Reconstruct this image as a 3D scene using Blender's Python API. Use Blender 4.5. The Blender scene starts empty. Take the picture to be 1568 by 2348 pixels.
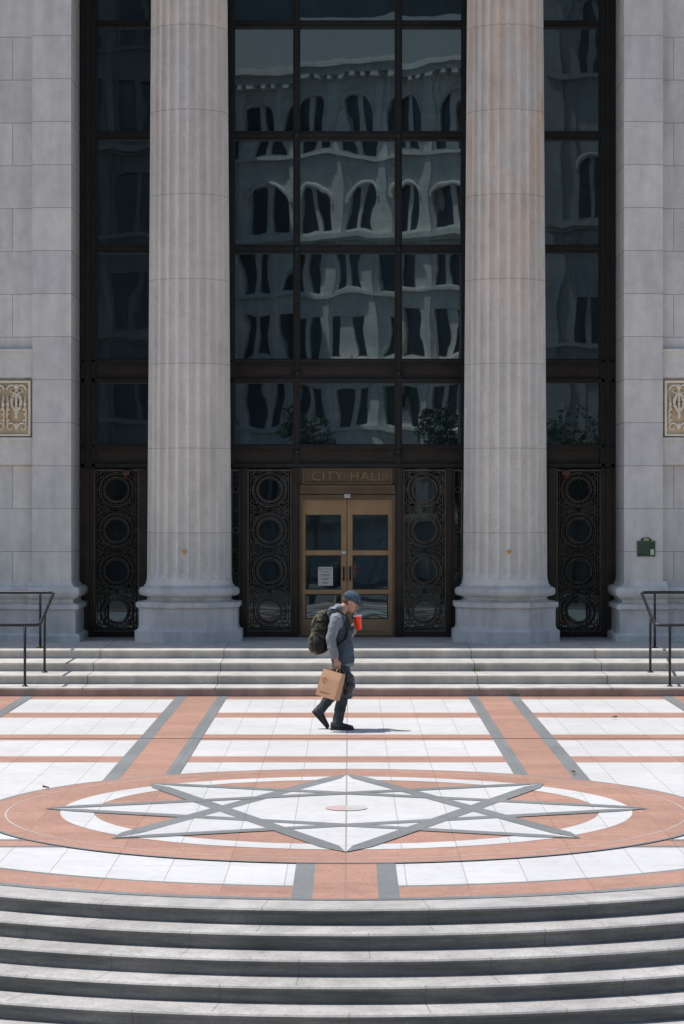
import bpy, math, random
from mathutils import Vector, Matrix
random.seed(7)
PI=math.pi; R=math.radians
F=5600.0; H=2.83; XC=800.6; YH=1145.0; CX=.0265
def FX(px,d): return (px-XC)/F*d+CX
def FZ(py,d): return H-(py-YH)/F*d
col=bpy.context.scene.collection
W={}
class MB:
    def __init__(s): s.v=[]; s.f=[]; s.m=[]; s.sm=[]; s.T=None; s.mi=0; s.smooth=False
    def addv(s,p):
        p=Vector(p)
        if s.T is not None: p=s.T@p
        s.v.append(p); return len(s.v)-1
    def face(s,idx): s.f.append(tuple(idx)); s.m.append(s.mi); s.sm.append(s.smooth)
    def box(s,a,b):
        x0,y0,z0=a; x1,y1,z1=b
        if x0>x1:x0,x1=x1,x0
        if y0>y1:y0,y1=y1,y0
        if z0>z1:z0,z1=z1,z0
        i=[s.addv(p) for p in [(x0,y0,z0),(x1,y0,z0),(x1,y1,z0),(x0,y1,z0),(x0,y0,z1),(x1,y0,z1),(x1,y1,z1),(x0,y1,z1)]]
        for f in [(0,3,2,1),(4,5,6,7),(0,1,5,4),(1,2,6,5),(2,3,7,6),(3,0,4,7)]: s.face([i[k] for k in f])
    def poly(s,pts): s.face([s.addv(p) for p in pts])
    def rings(s,rs,closed=True,cap=True,loop=False):
        ids=[[s.addv(p) for p in r] for r in rs]; n=len(ids[0]); m=len(ids)
        for j in range(m if loop else m-1):
            a=ids[j]; b=ids[(j+1)%m]
            for k in range(n if closed else n-1):
                k2=(k+1)%n; s.face((a[k],a[k2],b[k2],b[k]))
        if cap and not loop:
            s.face(ids[0][::-1]); s.face(ids[-1])
    def tube(s,pts,r,n=8,loop=False,lat=None):
        pts=[Vector(p) for p in pts]; m=len(pts); rs=[]
        up=None
        for i,p in enumerate(pts):
            if loop: t=pts[(i+1)%m]-pts[i-1]
            else: t=pts[min(i+1,m-1)]-pts[max(i-1,0)]
            if t.length<1e-9: t=Vector((0,0,1))
            t.normalize()
            if lat is not None: u=Vector(lat)-t*t.dot(Vector(lat))
            else:
                if up is None:
                    up=Vector((0,0,1)) if abs(t.z)<.9 else Vector((1,0,0))
                u=up-t*t.dot(up)
            u.normalize()
            if lat is None: up=u
            w=t.cross(u)
            rr=r[i] if isinstance(r,(list,tuple)) else r
            a,b=rr if isinstance(rr,(list,tuple)) else (rr,rr)
            rs.append([p+u*a*math.cos(2*PI*k/n)+w*b*math.sin(2*PI*k/n) for k in range(n)])
        s.rings(rs,loop=loop)
    def ell(s,c,r,nu=16,nv=10,M=None):
        c=Vector(c); rs=[]
        for j in range(nv+1):
            ph=-PI/2+PI*min(max(j/nv,.02),.98)
            ring=[]
            for k in range(nu):
                th=2*PI*k/nu
                p=Vector((r[0]*math.cos(ph)*math.cos(th),r[1]*math.cos(ph)*math.sin(th),r[2]*math.sin(ph)))
                if M is not None: p=M@p
                ring.append(c+p)
            rs.append(ring)
        s.rings(rs)
    def lathe(s,c,prof,n=48):
        rs=[[(c[0]+r*math.cos(2*PI*(k+.5)/n),c[1]+r*math.sin(2*PI*(k+.5)/n),c[2]+z) for k in range(n)] for r,z in prof]
        s.rings(rs)
    def build(s,name,mats,parent=None,at=None,smooth=None):
        if at is None:
            at=W[parent.name] if parent else Vector((0,0,0))
        at=Vector(at)
        me=bpy.data.meshes.new(name)
        me.from_pydata([tuple(p-at) for p in s.v],[],s.f); 
        if not isinstance(mats,(list,tuple)): mats=[mats]
        for m in mats: me.materials.append(m)
        me.polygons.foreach_set('material_index',s.m)
        me.polygons.foreach_set('use_smooth',[bool(smooth) if smooth is not None else x for x in s.sm])
        me.update()
        o=bpy.data.objects.new(name,me); col.objects.link(o)
        if parent: o.parent=parent; o.location=at-W[parent.name]
        else: o.location=at
        W[o.name]=at
        return o
def thing(name,at,label,cat,group=None):
    o=bpy.data.objects.new(name,None); col.objects.link(o); o.location=at; o.empty_display_size=.2
    W[o.name]=Vector(at); tag(o,label,cat,group); return o
def tag(o,label,cat,group=None):
    o['label']=label; o['category']=cat
    if group: o['group']=group
    return o
def struct(o): o['kind']='structure'; return o
# ---------- materials
class NT:
    def __init__(s,name):
        s.mat=bpy.data.materials.new(name); s.mat.use_nodes=True; s.n=s.mat.node_tree.nodes; s.l=s.mat.node_tree.links
        s.b=s.n['Principled BSDF']; s.out=s.n['Material Output']
    def N(s,t,**k):
        n=s.n.new(t)
        for a,b in k.items(): setattr(n,a,b)
        return n
    def L(s,a,b): s.l.new(a,b)
    def math(s,op,a,b=None,c=None):
        n=s.N('ShaderNodeMath',operation=op)
        for i,x in enumerate((a,b,c)):
            if x is None: continue
            if isinstance(x,(int,float)): n.inputs[i].default_value=x
            else: s.L(x,n.inputs[i])
        return n.outputs[0]
    def mix(s,fac,a,b,mode='MIX'):
        n=s.N('ShaderNodeMix',data_type='RGBA',blend_type=mode)
        for x,i in ((fac,0),(a,6),(b,7)):
            if isinstance(x,(int,float)): n.inputs[i].default_value=x
            elif isinstance(x,(tuple,list)): n.inputs[i].default_value=(*x[:3],1)
            else: s.L(x,n.inputs[i])
        return n.outputs[2]
    def noise(s,vec,scale,detail=3,rough=.55):
        n=s.N('ShaderNodeTexNoise'); n.inputs['Scale'].default_value=scale; n.inputs['Detail'].default_value=detail; n.inputs['Roughness'].default_value=rough
        if vec is not None: s.L(vec,n.inputs['Vector'])
        return n.outputs['Fac']
    def ramp(s,x,a,b,c0=0.,c1=1.):
        n=s.N('ShaderNodeMapRange'); n.inputs[1].default_value=a; n.inputs[2].default_value=b; n.inputs[3].default_value=c0; n.inputs[4].default_value=c1
        s.L(x,n.inputs[0]); return n.outputs[0]
    def pos(s): return s.N('ShaderNodeNewGeometry').outputs['Position']
    def scaled(s,v,sc):
        m=s.N('ShaderNodeMapping'); m.inputs['Scale'].default_value=sc; s.L(v,m.inputs['Vector']); return m.outputs[0]
    def bump(s,h,dist,strength=1.):
        b=s.N('ShaderNodeBump'); b.inputs['Strength'].default_value=strength; b.inputs['Distance'].default_value=dist; s.L(h,b.inputs['Height']); s.L(b.outputs[0],s.b.inputs['Normal']); return b.outputs[0]
def simple(name,c,rough=.6,metal=0.,var=.15,nscale=8.,bump=0.,spec=.5):
    t=NT(name); p=t.N('ShaderNodeTexCoord').outputs['Object']
    n=t.noise(p,nscale,4)
    f=t.ramp(n,.3,.7,1-var,1+var)
    k=t.mix(1.,c,f,'MULTIPLY')
    t.L(k,t.b.inputs['Base Color']); t.b.inputs['Roughness'].default_value=rough; t.b.inputs['Metallic'].default_value=metal
    t.b.inputs['Specular IOR Level'].default_value=spec
    if bump: t.bump(n,bump)
    return t.mat
def stone(name,c,c2=None,brick=None,jcol=.45,var=.1,rough=.82,stain=.3,fine=.10,offs=.5,mort=.006,horizontal=False,zoff=0.,zdark=None,fs=60.,mshift=(0,0),rowvar=0.,warm=False):
    t=NT(name); P=t.pos(); c2=c2 or c
    sep=t.N('ShaderNodeSeparateXYZ'); t.L(P,sep.inputs[0])
    big=t.noise(t.scaled(P,(1.,1.,.45)),.8,5,.6)
    k=t.mix(t.ramp(big,.35,.65),c,c2)
    streak=t.noise(t.scaled(P,(3.5,3.5,.5)),1.,4,.6)
    k=t.mix(1.,k,t.ramp(streak,.4,.75,1+stain*.1,1-stain*.6),'MULTIPLY')
    blot=t.noise(P,3.5,5,.7); k=t.mix(1.,k,t.ramp(blot,.4,.75,1.03,1-stain*.5),'MULTIPLY')
    fn=t.noise(P,fs,3,.7); k=t.mix(1.,k,t.ramp(fn,.3,.7,1-fine,1+fine),'MULTIPLY')
    if warm:
        wz=t.math('MULTIPLY',t.ramp(sep.outputs[2],5.,9.,0.,1.),t.ramp(sep.outputs[0],1.,2.5,.3,1.))
        wz=t.math('MULTIPLY',wz,t.ramp(t.noise(t.scaled(P,(2.,2.,.3)),1.5,4,.6),.38,.6))
        k=t.mix(wz,k,t.mix(1.,k,(1.02,.85,.72),'MULTIPLY'))
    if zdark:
        k=t.mix(t.ramp(sep.outputs[2],zdark[0],zdark[1],zdark[2],0.),k,t.mix(1.,k,(.80,.85,.87),'MULTIPLY'))  # teal shade painted into the lower stone, fading out upwards
    if brick:
        cb=t.N('ShaderNodeCombineXYZ')
        if rowvar:
            wn=t.N('ShaderNodeTexWhiteNoise',noise_dimensions='2D')
            v2=t.N('ShaderNodeCombineXYZ'); t.L(t.math('SIGN',sep.outputs[0]),v2.inputs[0]); t.L(t.math('FLOOR',t.math('DIVIDE',t.math('ADD',sep.outputs[2],zoff),brick[1])),v2.inputs[1]); t.L(v2.outputs[0],wn.inputs['Vector'])
            k=t.mix(1.,k,t.mix(wn.outputs['Value'],(1-rowvar,1-rowvar,1-rowvar*.7),(1+rowvar,1+rowvar*.7,1+rowvar*.3)),'MULTIPLY')
        if horizontal:
            t.L(t.math('ADD',sep.outputs[0],mshift[0]),cb.inputs[0]); t.L(t.math('ADD',sep.outputs[1],mshift[1]),cb.inputs[1])
        else:
            t.L(t.math('ADD',t.math('ADD',sep.outputs[0],sep.outputs[1]),mshift[0]) if brick[0]<20 else t.math('MULTIPLY_ADD',sep.outputs[0],.001,20.),cb.inputs[0]); t.L(t.math('ADD',sep.outputs[2],zoff),cb.inputs[1])
        if brick[0]>=20 and not horizontal: var=0
        b=t.N('ShaderNodeTexBrick'); t.L(cb.outputs[0],b.inputs['Vector']); b.offset=offs; b.squash=1.
        b.inputs['Scale'].default_value=1.; b.inputs['Mortar Size'].default_value=mort; b.inputs['Mortar Smooth'].default_value=.3
        b.inputs['Brick Width'].default_value=brick[0]; b.inputs['Row Height'].default_value=brick[1]
        b.inputs['Color1'].default_value=(1-var,1-var,1-var*.9,1); b.inputs['Color2'].default_value=(1+var,1+var*.9,1+var*.8,1)
        b.inputs['Mortar'].default_value=(jcol,jcol,jcol,1)
        k=t.mix(1.,k,b.outputs['Color'],'MULTIPLY')
    t.L(k,t.b.inputs['Base Color']); t.b.inputs['Roughness'].default_value=rough; t.b.inputs['Specular IOR Level'].default_value=.3
    t.bump(fn,.002,.6)
    return t.mat
M={}
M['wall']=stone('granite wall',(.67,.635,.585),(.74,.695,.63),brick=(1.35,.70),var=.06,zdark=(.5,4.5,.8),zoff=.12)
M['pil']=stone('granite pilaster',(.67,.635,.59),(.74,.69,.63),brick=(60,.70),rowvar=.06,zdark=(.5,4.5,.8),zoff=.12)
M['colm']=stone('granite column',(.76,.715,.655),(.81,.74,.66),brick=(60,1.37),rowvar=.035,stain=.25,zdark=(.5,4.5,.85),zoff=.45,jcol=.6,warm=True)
M['base']=stone('granite base',(.57,.56,.535),(.66,.63,.59),stain=.4)
M['step']=stone('granite step',(.44,.425,.40),(.55,.52,.48),brick=(1.9,50),var=.05,jcol=.35,stain=.4,mort=.008,horizontal=True,mshift=(0,25))
M['steppink']=stone('weathered pink riser',(.42,.32,.28),(.48,.40,.36),stain=.35)
def fstep():
    t=NT('foreground step granite'); P=t.pos(); sep=t.N('ShaderNodeSeparateXYZ'); t.L(P,sep.inputs[0])
    fn=t.noise(P,40,3,.7); big=t.noise(P,1.6,4)
    k=t.mix(t.ramp(big,.35,.65),(.355,.335,.32),(.455,.43,.41)); k=t.mix(1.,k,t.ramp(fn,.3,.7,.80,1.2),'MULTIPLY')
    md=t.noise(t.scaled(P,(1,1,3)),5,5,.7); k=t.mix(1.,k,t.ramp(md,.4,.75,1.,.68),'MULTIPLY')
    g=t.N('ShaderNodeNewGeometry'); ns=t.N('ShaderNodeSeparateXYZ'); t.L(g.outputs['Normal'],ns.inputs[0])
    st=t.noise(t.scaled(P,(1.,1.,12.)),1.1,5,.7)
    dark=t.math('MULTIPLY',t.ramp(ns.outputs[2],.2,.9,.9,0.),t.ramp(st,.3,.65,.45,1.))  # riser shade painted into the granite colour by face normal, streaked
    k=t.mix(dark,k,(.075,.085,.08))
    ang=t.math('ARCTAN2',sep.outputs[0],t.math('SUBTRACT',22.26,sep.outputs[1]))
    rid=t.math('FLOOR',t.math('MULTIPLY',sep.outputs[2],-8.3))
    fr=t.math('ABSOLUTE',t.math('SUBTRACT',t.math('FRACT',t.math('ADD',t.math('MULTIPLY',ang,4.6),t.math('MULTIPLY',rid,.37))),.5))
    j=t.ramp(fr,.002,.005,1.,0.)
    k=t.mix(t.math('MULTIPLY',j,.6),k,(.12,.1,.09))
    t.L(k,t.b.inputs['Base Color']); t.b.inputs['Roughness'].default_value=.7; t.bump(fn,.002,.5)
    return t.mat
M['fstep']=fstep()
def tile(name,c,var=.05,joints=True,w=.45,h=.9,sp=.1,jc=.62,wear=.84):
    t=NT(name); P=t.pos(); sep=t.N('ShaderNodeSeparateXYZ'); t.L(P,sep.inputs[0])
    big=t.noise(P,.5,5,.6); fn=t.noise(P,70,2,.7); md=t.noise(P,6,4,.7)
    k=t.mix(1.,c,t.ramp(big,.3,.7,.90,1.06),'MULTIPLY'); k=t.mix(1.,k,t.ramp(fn,.3,.7,1-sp,1+sp),'MULTIPLY'); k=t.mix(1.,k,t.ramp(md,.45,.8,1.,wear),'MULTIPLY')
    if joints:
        b=t.N('ShaderNodeTexBrick'); b.offset=0; t.L(P,b.inputs['Vector'])
        b.inputs['Scale'].default_value=1.; b.inputs['Mortar Size'].default_value=.005; b.inputs['Mortar Smooth'].default_value=.4
        b.inputs['Brick Width'].default_value=w; b.inputs['Row Height'].default_value=h
        b.inputs['Color1'].default_value=(1-var,)*3+(1,); b.inputs['Color2'].default_value=(1+var*.6,)*3+(1,); b.inputs['Mortar'].default_value=(jc,jc*.95,jc*.92,1)
        k=t.mix(1.,k,b.outputs['Color'],'MULTIPLY')
    cl=t.ramp(t.math('ABSOLUTE',sep.outputs[0]),.005,.011,.55,0.)
    k=t.mix(cl,k,(.25,.2,.18))
    t.L(k,t.b.inputs['Base Color']); t.b.inputs['Roughness'].default_value=.55; t.b.inputs['Specular IOR Level'].default_value=.4
    return t.mat
M['tw']=tile('white terrazzo tile',(.585,.578,.572),var=.04)
M['tp']=tile('pink granite tile',(.41,.232,.172),var=.10,w=.9,h=.45,jc=.75,sp=.26,wear=.76)
M['tg']=tile('grey granite tile',(.20,.208,.21),var=.10,w=.9,jc=.8,sp=.26)
M['tj']=simple('dark expansion joint',(.06,.05,.045),.9)
M['asphalt']=simple('grey paving ground',(.15,.148,.14),.9,nscale=3)
M['bronze']=simple('dark bronze frame',(.021,.021,.019),.45,.3,var=.25,nscale=4)
M['bronze2']=simple('brown bronze',(.040,.033,.026),.42,.4,var=.3,nscale=3)
M['signb']=simple('sign bronze',(.15,.10,.06),.45,.35,var=.2,nscale=3)
M['door']=simple('golden bronze door',(.40,.26,.14),.4,.3,var=.2,nscale=2.5)
M['letter']=simple('bronze lettering',(.255,.165,.095),.45,.3)
M['letter2']=simple('faint bronze lettering',(.055,.041,.031),.45,.4)
M['grille']=simple('bronze grille',(.125,.105,.080),.45,.3,var=.3,nscale=5)
def glass(name,fac,tint=(.66,.88,.95),dist=.0031,base=(.005,.011,.014)):
    t=NT(name); oi=t.N('ShaderNodeObjectInfo')
    P=t.pos(); off=t.N('ShaderNodeVectorMath',operation='ADD'); t.L(P,off.inputs[0])
    sc=t.N('ShaderNodeVectorMath',operation='SCALE'); cmb=t.N('ShaderNodeCombineXYZ'); 
    for i in range(3): t.L(oi.outputs['Random'],cmb.inputs[i])
    t.L(cmb.outputs[0],sc.inputs[0]); sc.inputs[3].default_value=37.; t.L(sc.outputs[0],off.inputs[1])
    n=t.noise(t.scaled(off.outputs[0],(1.2,1.,.75)),.95,1.6,.35)
    b=t.N('ShaderNodeBump'); b.inputs['Strength'].default_value=1; b.inputs['Distance'].default_value=dist; t.L(n,b.inputs['Height'])
    g=t.N('ShaderNodeBsdfGlossy'); g.inputs['Color'].default_value=(*tint,1); g.inputs['Roughness'].default_value=.01; t.L(b.outputs[0],g.inputs['Normal'])
    dn=t.noise(t.scaled(P,(3,3,.8)),2.,4)
    t.L(t.mix(t.ramp(dn,.4,.7),base,tuple(x*2.2 for x in base)),t.b.inputs['Base Color']); t.b.inputs['Roughness'].default_value=.6; t.b.inputs['Specular IOR Level'].default_value=.1
    mx=t.N('ShaderNodeMixShader'); mx.inputs[0].default_value=fac; t.L(t.b.outputs[0],mx.inputs[1]); t.L(g.outputs[0],mx.inputs[2]); t.L(mx.outputs[0],t.out.inputs[0])
    return t.mat
M['glass']=glass('window glass',.24)
M['gglass']=glass('dark grille glass',.08)
M['dglass']=glass('door glass',.13,dist=.005)
M['rail']=simple('dark painted steel',(.03,.032,.035),.4,.6)
M['relief']=stone('carved cream stone',(.72,.58,.40),(.62,.48,.31),stain=.3,fine=.1)
M['relief2']=stone('raised cream carving',(.92,.84,.70),(.84,.73,.56),stain=.25,fine=.08)
# ---------- camera, world, sun
cam=bpy.data.cameras.new('camera'); co=bpy.data.objects.new('camera',cam); col.objects.link(co)
co.location=(CX,0,H); co.rotation_euler=(R(90),0,0)
cam.sensor_fit='VERTICAL'; cam.sensor_height=36; cam.sensor_width=24; cam.lens=36*F/2347.4
cam.shift_x=-(XC-784)/2347.4; cam.shift_y=-(1173.7-YH)/2347.4; cam.clip_end=2000; cam.clip_start=.5
bpy.context.scene.camera=co
sc=bpy.context.scene
sc.view_settings.view_transform='Standard'; sc.view_settings.look='None'; sc.view_settings.exposure=0
EL=R(68); dirh=Vector((.955,-.297,0)).normalized()
ldir=Vector((dirh.x*math.cos(EL),dirh.y*math.cos(EL),-math.sin(EL)))
sun=bpy.data.lights.new('sun','SUN'); sun.energy=4.8; sun.angle=R(.5); sun.color=(1,.965,.91)
so=bpy.data.objects.new('sun',sun); col.objects.link(so); so.location=(0,0,40); so.rotation_euler=ldir.to_track_quat('-Z','Y').to_euler()
w=bpy.data.worlds.new('World'); sc.world=w; w.use_nodes=True
sky=w.node_tree.nodes.new('ShaderNodeTexSky'); sky.sky_type='NISHITA'; sky.sun_disc=False; sky.sun_elevation=EL
sky.sun_rotation=math.atan2(-dirh.x,-dirh.y)
bg=w.node_tree.nodes['Background']; bg.inputs[1].default_value=.15; w.node_tree.links.new(sky.outputs[0],bg.inputs[0])
# ---------- ground & plaza
m=MB(); m.poly([(-400,-400,-1.10),(400,-400,-1.10),(400,400,-1.10),(-400,400,-1.10)])
struct(m.build('ground',M['asphalt']))
C0=22.26; R0=5.03
def outline(Rr,n=120,wing=30.):
    hh=3.2+Rr-R0; xe=math.sqrt(Rr*Rr-hh*hh); a=math.asin(xe/Rr)
    pts=[(-wing,C0-hh)]
    for i in range(n+1):
        t=-a+2*a*i/n; pts.append((Rr*math.sin(t),C0-Rr*math.cos(t)))
    pts.append((wing,C0-hh)); return pts
m=MB()
WH,PK,GR,DK=0,1,2,3
ol=outline(R0)
m.mi=WH; m.poly([(x,y,0) for x,y in ol]+[(30,35.3,0),(-30,35.3,0)])
def rect(x0,x1,y0,y1,z,mi): m.mi=mi; m.poly([(x0,y0,z),(x1,y0,z),(x1,y1,z),(x0,y1,z)])
for a,b in ((34.6,35.2),(31.70,32.41),(28.71,29.40),(26.3,26.9)): rect(-30,30,a,b,.002,PK)
for s in (-1,1):
    rect(s*2.0,s*30,19.95,20.25,.002,PK); rect(s*2.0,s*30,20.25,20.33,.0035,GR); rect(s*2.0,s*30,19.87,19.95,.0035,GR)
rect(-30,30,28.85,28.885,.008,DK)
for s in (-1,1):
    for x0,x1 in ((1.78,2.36),(4.58,5.2)): rect(s*x0,s*x1,20.0,35.2,.0045,PK)
    for x0,x1 in ((1.72,1.865),(2.30,2.455),(4.5,4.66),(5.1,5.25)): rect(s*x0,s*x1,20.0,35.2,.006,GR)
def strip(Ra,Rb,z,mi):
    m.mi=mi; A=outline(Ra); B=outline(Rb)
    for i in range(len(A)-1): m.poly([(*A[i],z),(*A[i+1],z),(*B[i+1],z),(*B[i],z)][::-1])
strip(4.39,4.45,.004,GR); strip(4.45,4.93,.004,PK); strip(4.93,R0,.004,GR)
rect(-.235,.235,C0-4.98,C0-3.1,.0055,PK)
for s in (-1,1): rect(s*.235,s*.385,C0-4.98,C0-3.1,.0055,GR)
def ring(r0,r1,z,mi,n=160,a0=0,a1=2*PI):
    m.mi=mi
    for i in range(n):
        t0=a0+(a1-a0)*i/n; t1=a0+(a1-a0)*(i+1)/n
        Q=[(r1*math.cos(t0),C0+r1*math.sin(t0),z),(r1*math.cos(t1),C0+r1*math.sin(t1),z)]
        if r0>0: Q+=[(r0*math.cos(t1),C0+r0*math.sin(t1),z),(r0*math.cos(t0),C0+r0*math.sin(t0),z)]
        else: Q+=[(0,C0,z)]
        m.poly(Q)
ring(0,3.28,.010,PK); ring(3.28,3.32,.010,GR)
ring(3.07,3.08,.0125,WH)
ring(2.29,2.59,.0125,WH)
RT=2.76; ri=RT*math.cos(3*PI/8)/math.cos(PI/4)
star=[]
for k in range(16):
    a=PI/2+k*PI/8; r=RT if k%2==0 else ri
    star.append((r*math.cos(a),C0+r*math.sin(a),.0145))
m.mi=WH
for k in range(16): m.poly([star[k],star[(k+1)%16],(0,C0,.0145)])
for k in range(8):
    a=PI/2+k*PI/4; b=a+3*PI/4
    p=Vector((RT*math.cos(a),C0+RT*math.sin(a),0)); q=Vector((RT*math.cos(b),C0+RT*math.sin(b),0))
    d=(q-p).normalized(); nn=Vector((-d.y,d.x,0)); wdt=.085
    z=Vector((0,0,.0165+.0004*k)); m.mi=GR
    m.poly([p+z,p+d*.35-nn*wdt+z,q-d*.35-nn*wdt+z,q+z,q-d*.35+nn*wdt+z,p+d*.35+nn*wdt+z])
M['tred']=simple('red centre stone',(.50,.38,.35),.5); M['tgc']=simple('pale grey centre stone',(.47,.475,.45),.5)
ring(0,.19,.0205,4,24,PI/2,3*PI/2); ring(0,.19,.0205,5,24,-PI/2,PI/2)
struct(m.build('plaza',[M['tw'],M['tp'],M['tg'],M['tj'],M['tred'],M['tgc']]))
# foreground curved steps
m=MB(); prof=[(R0,0.0)]
n=9; rr=R0+.33; z=0
for k in range(n):
    prof+= [(rr-.045,z),(rr-.012,z-.006),(rr,z-.018),(rr-.002,z-.034),(rr-.022,z-.045),(rr-.024,z-.118)]
    z-=.12; prof[-1]=(rr-.024,z); rr+=.30
prof.append((rr+.2,z))
A=[outline(r) for r,_ in prof]
ids=[[m.addv((x,y,z)) for x,y in A[i]] for i,(r,z) in enumerate(prof)]
for i in range(len(prof)-1):
    for k in range(len(ids[0])-1): m.face((ids[i][k+1],ids[i][k],ids[i+1][k],ids[i+1][k+1]))
m.box((-29.9,19.5,-1.09),(29.9,41,-.05))
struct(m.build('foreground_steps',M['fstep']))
# building steps
r=.13; ds=[35.06,35.71,36.53,37.5]
m=MB(); prof=[]
for k,d in enumerate(ds):
    prof+=[(d+.035,k*r-.001),(d+.035,(k+1)*r-.045),(d+.004,(k+1)*r-.036),(d,(k+1)*r-.02),(d+.004,(k+1)*r-.005),(d+.016,(k+1)*r)]
prof.append((60,4*r))
for i in range(len(prof)-1):
    m.mi=1 if i<2 else 0
    (y0,z0),(y1,z1)=prof[i],prof[i+1]
    m.poly([(-30,y0,z0),(30,y0,z0),(30,y1,z1),(-30,y1,z1)])
struct(m.build('entrance_steps',[M['step'],M['steppink']]))
# ---------- city hall
ZL=4*r; ZT=12.2; ZR=14.4
B=thing('city_hall_building',(0,41,ZL),'grey granite civic building with two giant fluted columns before a dark window wall','building')
for s in (-1,1):
    m=MB(); m.box((s*5.13,39.9,ZL),(s*24,60,ZR)); m.build('granite_wall',M['wall'],B)
    m=MB(); m.box((s*4.50,39.75,ZL+.02),(s*5.129,41.6,ZR-.01)); pl=m.build('pilaster',M['pil'],B,at=(s*4.8,39.75,ZL))
    m=MB()
    prof=[(.0,.98),(.02,.93),(.05,.89),(.10,.885),(.135,.85),(.145,.80),(.13,.75),(.09,.71),(.03,.68),(.03,.63),(.12,.60),(.13,.53),(.08,.50),(.08,.14),(.15,.10),(.15,0)]
    m.rings([[(s*(4.50-o),39.75-o,ZL+z),(s*(5.2),39.75-o,ZL+z),(s*5.2,41.2,ZL+z),(s*(4.5-o),41.2,ZL+z)] for o,z in prof])
    m.build('pilaster_base',M['base'],pl)
    m=MB(); m.rings([[(s*5.205,39.9-o,ZL+z),(s*24,39.9-o,ZL+z),(s*24,40.4,ZL+z),(s*5.205,40.4,ZL+z)] for o,z in prof])
    m.build('wall_base',M['base'],B)
m=MB(); m.box((-4.49,39.78,ZT),(4.49,41.6,ZR-.02)); m.box((-5.12,41.6,0),(5.12,59.9,ZR-.03)); m.build('entablature',M['pil'],B)
m=MB(); m.box((-24.2,39.6,ZR),(24.2,60.2,ZR+.35)); m.build('cornice',M['base'],B)
M['orange']=simple('orange stain',(.62,.30,.07),.7)
def column(cx):
    c=(cx,40.05,0); nf=24; q=10
    m=MB()
    lv=[1.40,1.43,1.47,1.53,1.57,1.60,1.63,1.68,1.74]+[1.9+ i*.55 for i in range(19)]+[ZT]
    rs=[]
    for z in lv:
        t=(z-1.6)/(11.2-1.6); Rb=.690-.067*max(0,t)
        if z<1.6: Rb+=.045*((1.6-z)/.2)**2
        fade=min(1,max(0,(z-1.53)/.15)) ; fade=math.sqrt(fade)
        ring_=[]
        for k in range(nf*q):
            tt=(k%q)/q; dp=0
            if tt>.2: dp=max(0,math.sin(PI*(tt-.1)/.9))**.55
            rr=Rb*(1-.12*dp*fade)
            a=2*PI*k/(nf*q); ring_.append((c[0]+rr*math.cos(a),c[1]+rr*math.sin(a),z))
        rs.append(ring_)
    m.rings(rs); co_=m.build('column',M['colm'],B,at=(cx,40.05,ZL))
    m=MB(); m.smooth=True
    pr=[(.72,1.44),(.74,1.435),(.74,1.405),(.78,1.40),(.808,1.385),(.826,1.345),(.822,1.30),(.80,1.27),(.76,1.258),(.70,1.25),(.685,1.22),(.70,1.19),(.76,1.175),(.76,1.13)]
    m.lathe(c,pr,64); m.build('base_moulding',M['base'],co_)
    m=MB(); f=1/math.cos(PI/8)
    pr=[(.83,1.165),(.845,1.155),(.845,1.09),(.80,1.055),(.80,.78),(.815,.73),(.866,.70),(.866,.52)]
    m.lathe(c,[(a*f,z) for a,z in pr],8); m.build('octagonal_plinth',M['base'],co_)
    m=MB()
    x=cx-.03 if cx<0 else cx+.02; z=FZ(1265,39.4)
    pts=[(x+.035*math.cos(a)*(1+.3*math.sin(3*a)),39.34,z+.04*math.sin(a)*(1+.3*math.cos(2*a))) for a in [i*PI/6 for i in range(12)]]
    m.poly(pts); m.poly([(p[0],p[1]+.03,p[2]) for p in pts][::-1])
    m.build('orange_patch',M['orange'],co_)
column(FX(434,40.05)); column(FX(1158,40.05))
# window frame
D=41.0
VX=[(-4.5,FX(222,D)),(FX(480,D),FX(538,D)),(FX(672,D),FX(688,D)),(FX(905,D),FX(922,D)),(FX(1058,D),FX(1110,D)),(FX(1375,D),4.5)]
HB=[(300,320),(560,580),(46,62)]
m=MB()
for i,(a,b) in enumerate(VX):
    zb=FZ(1072,D)
    m.box((a,D,zb),(b,D+.3,ZT)); w_=(b-a)
    if w_<.2: m.box((a+w_*.3,D-.035,zb),(b-w_*.3,D+.05,ZT-.01))
    else:
        m.box((a+.03,D-.03,zb),(a+.08,D+.05,ZT-.01)); m.box((b-.08,D-.03,zb),(b-.03,D+.05,ZT-.01)); 
        m.box((a+.1,D+.02,zb),(b-.1,D-.01,ZT-.01))
for y0,y1 in HB:
    m.box((-4.49,D+.012,FZ(y1,D)),(4.49,D+.28,FZ(y0,D))); m.box((-4.48,D-.02,FZ(y1-6,D)),(4.48,D+.1,FZ(y0+6,D)))
for y0,y1 in ((822,832),(866,878),(1018,1027),(1060,1072)):
    m.box((-4.49,D+.012,FZ(y1,D)),(4.49,D+.28,FZ(y0,D)));
    m.box((-4.48,D-.03,FZ(y1-2,D)),(4.48,D+.1,FZ(y0+3,D)))
for y in (856,1036,570,310):
    for a,b in VX[2:4]:
        m.smooth=True; m.ell(((a+b)/2,D-.04,FZ(y,D)),(.05,.03,.05),12,8); m.smooth=False
m.build('window_frame',M['bronze'],B)
PX=[(222,480),(538,672),(688,905),(922,1058),(1110,1375)]
PY=[(-130,46),(62,300),(320,560),(580,822),(878,1018)]
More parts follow.
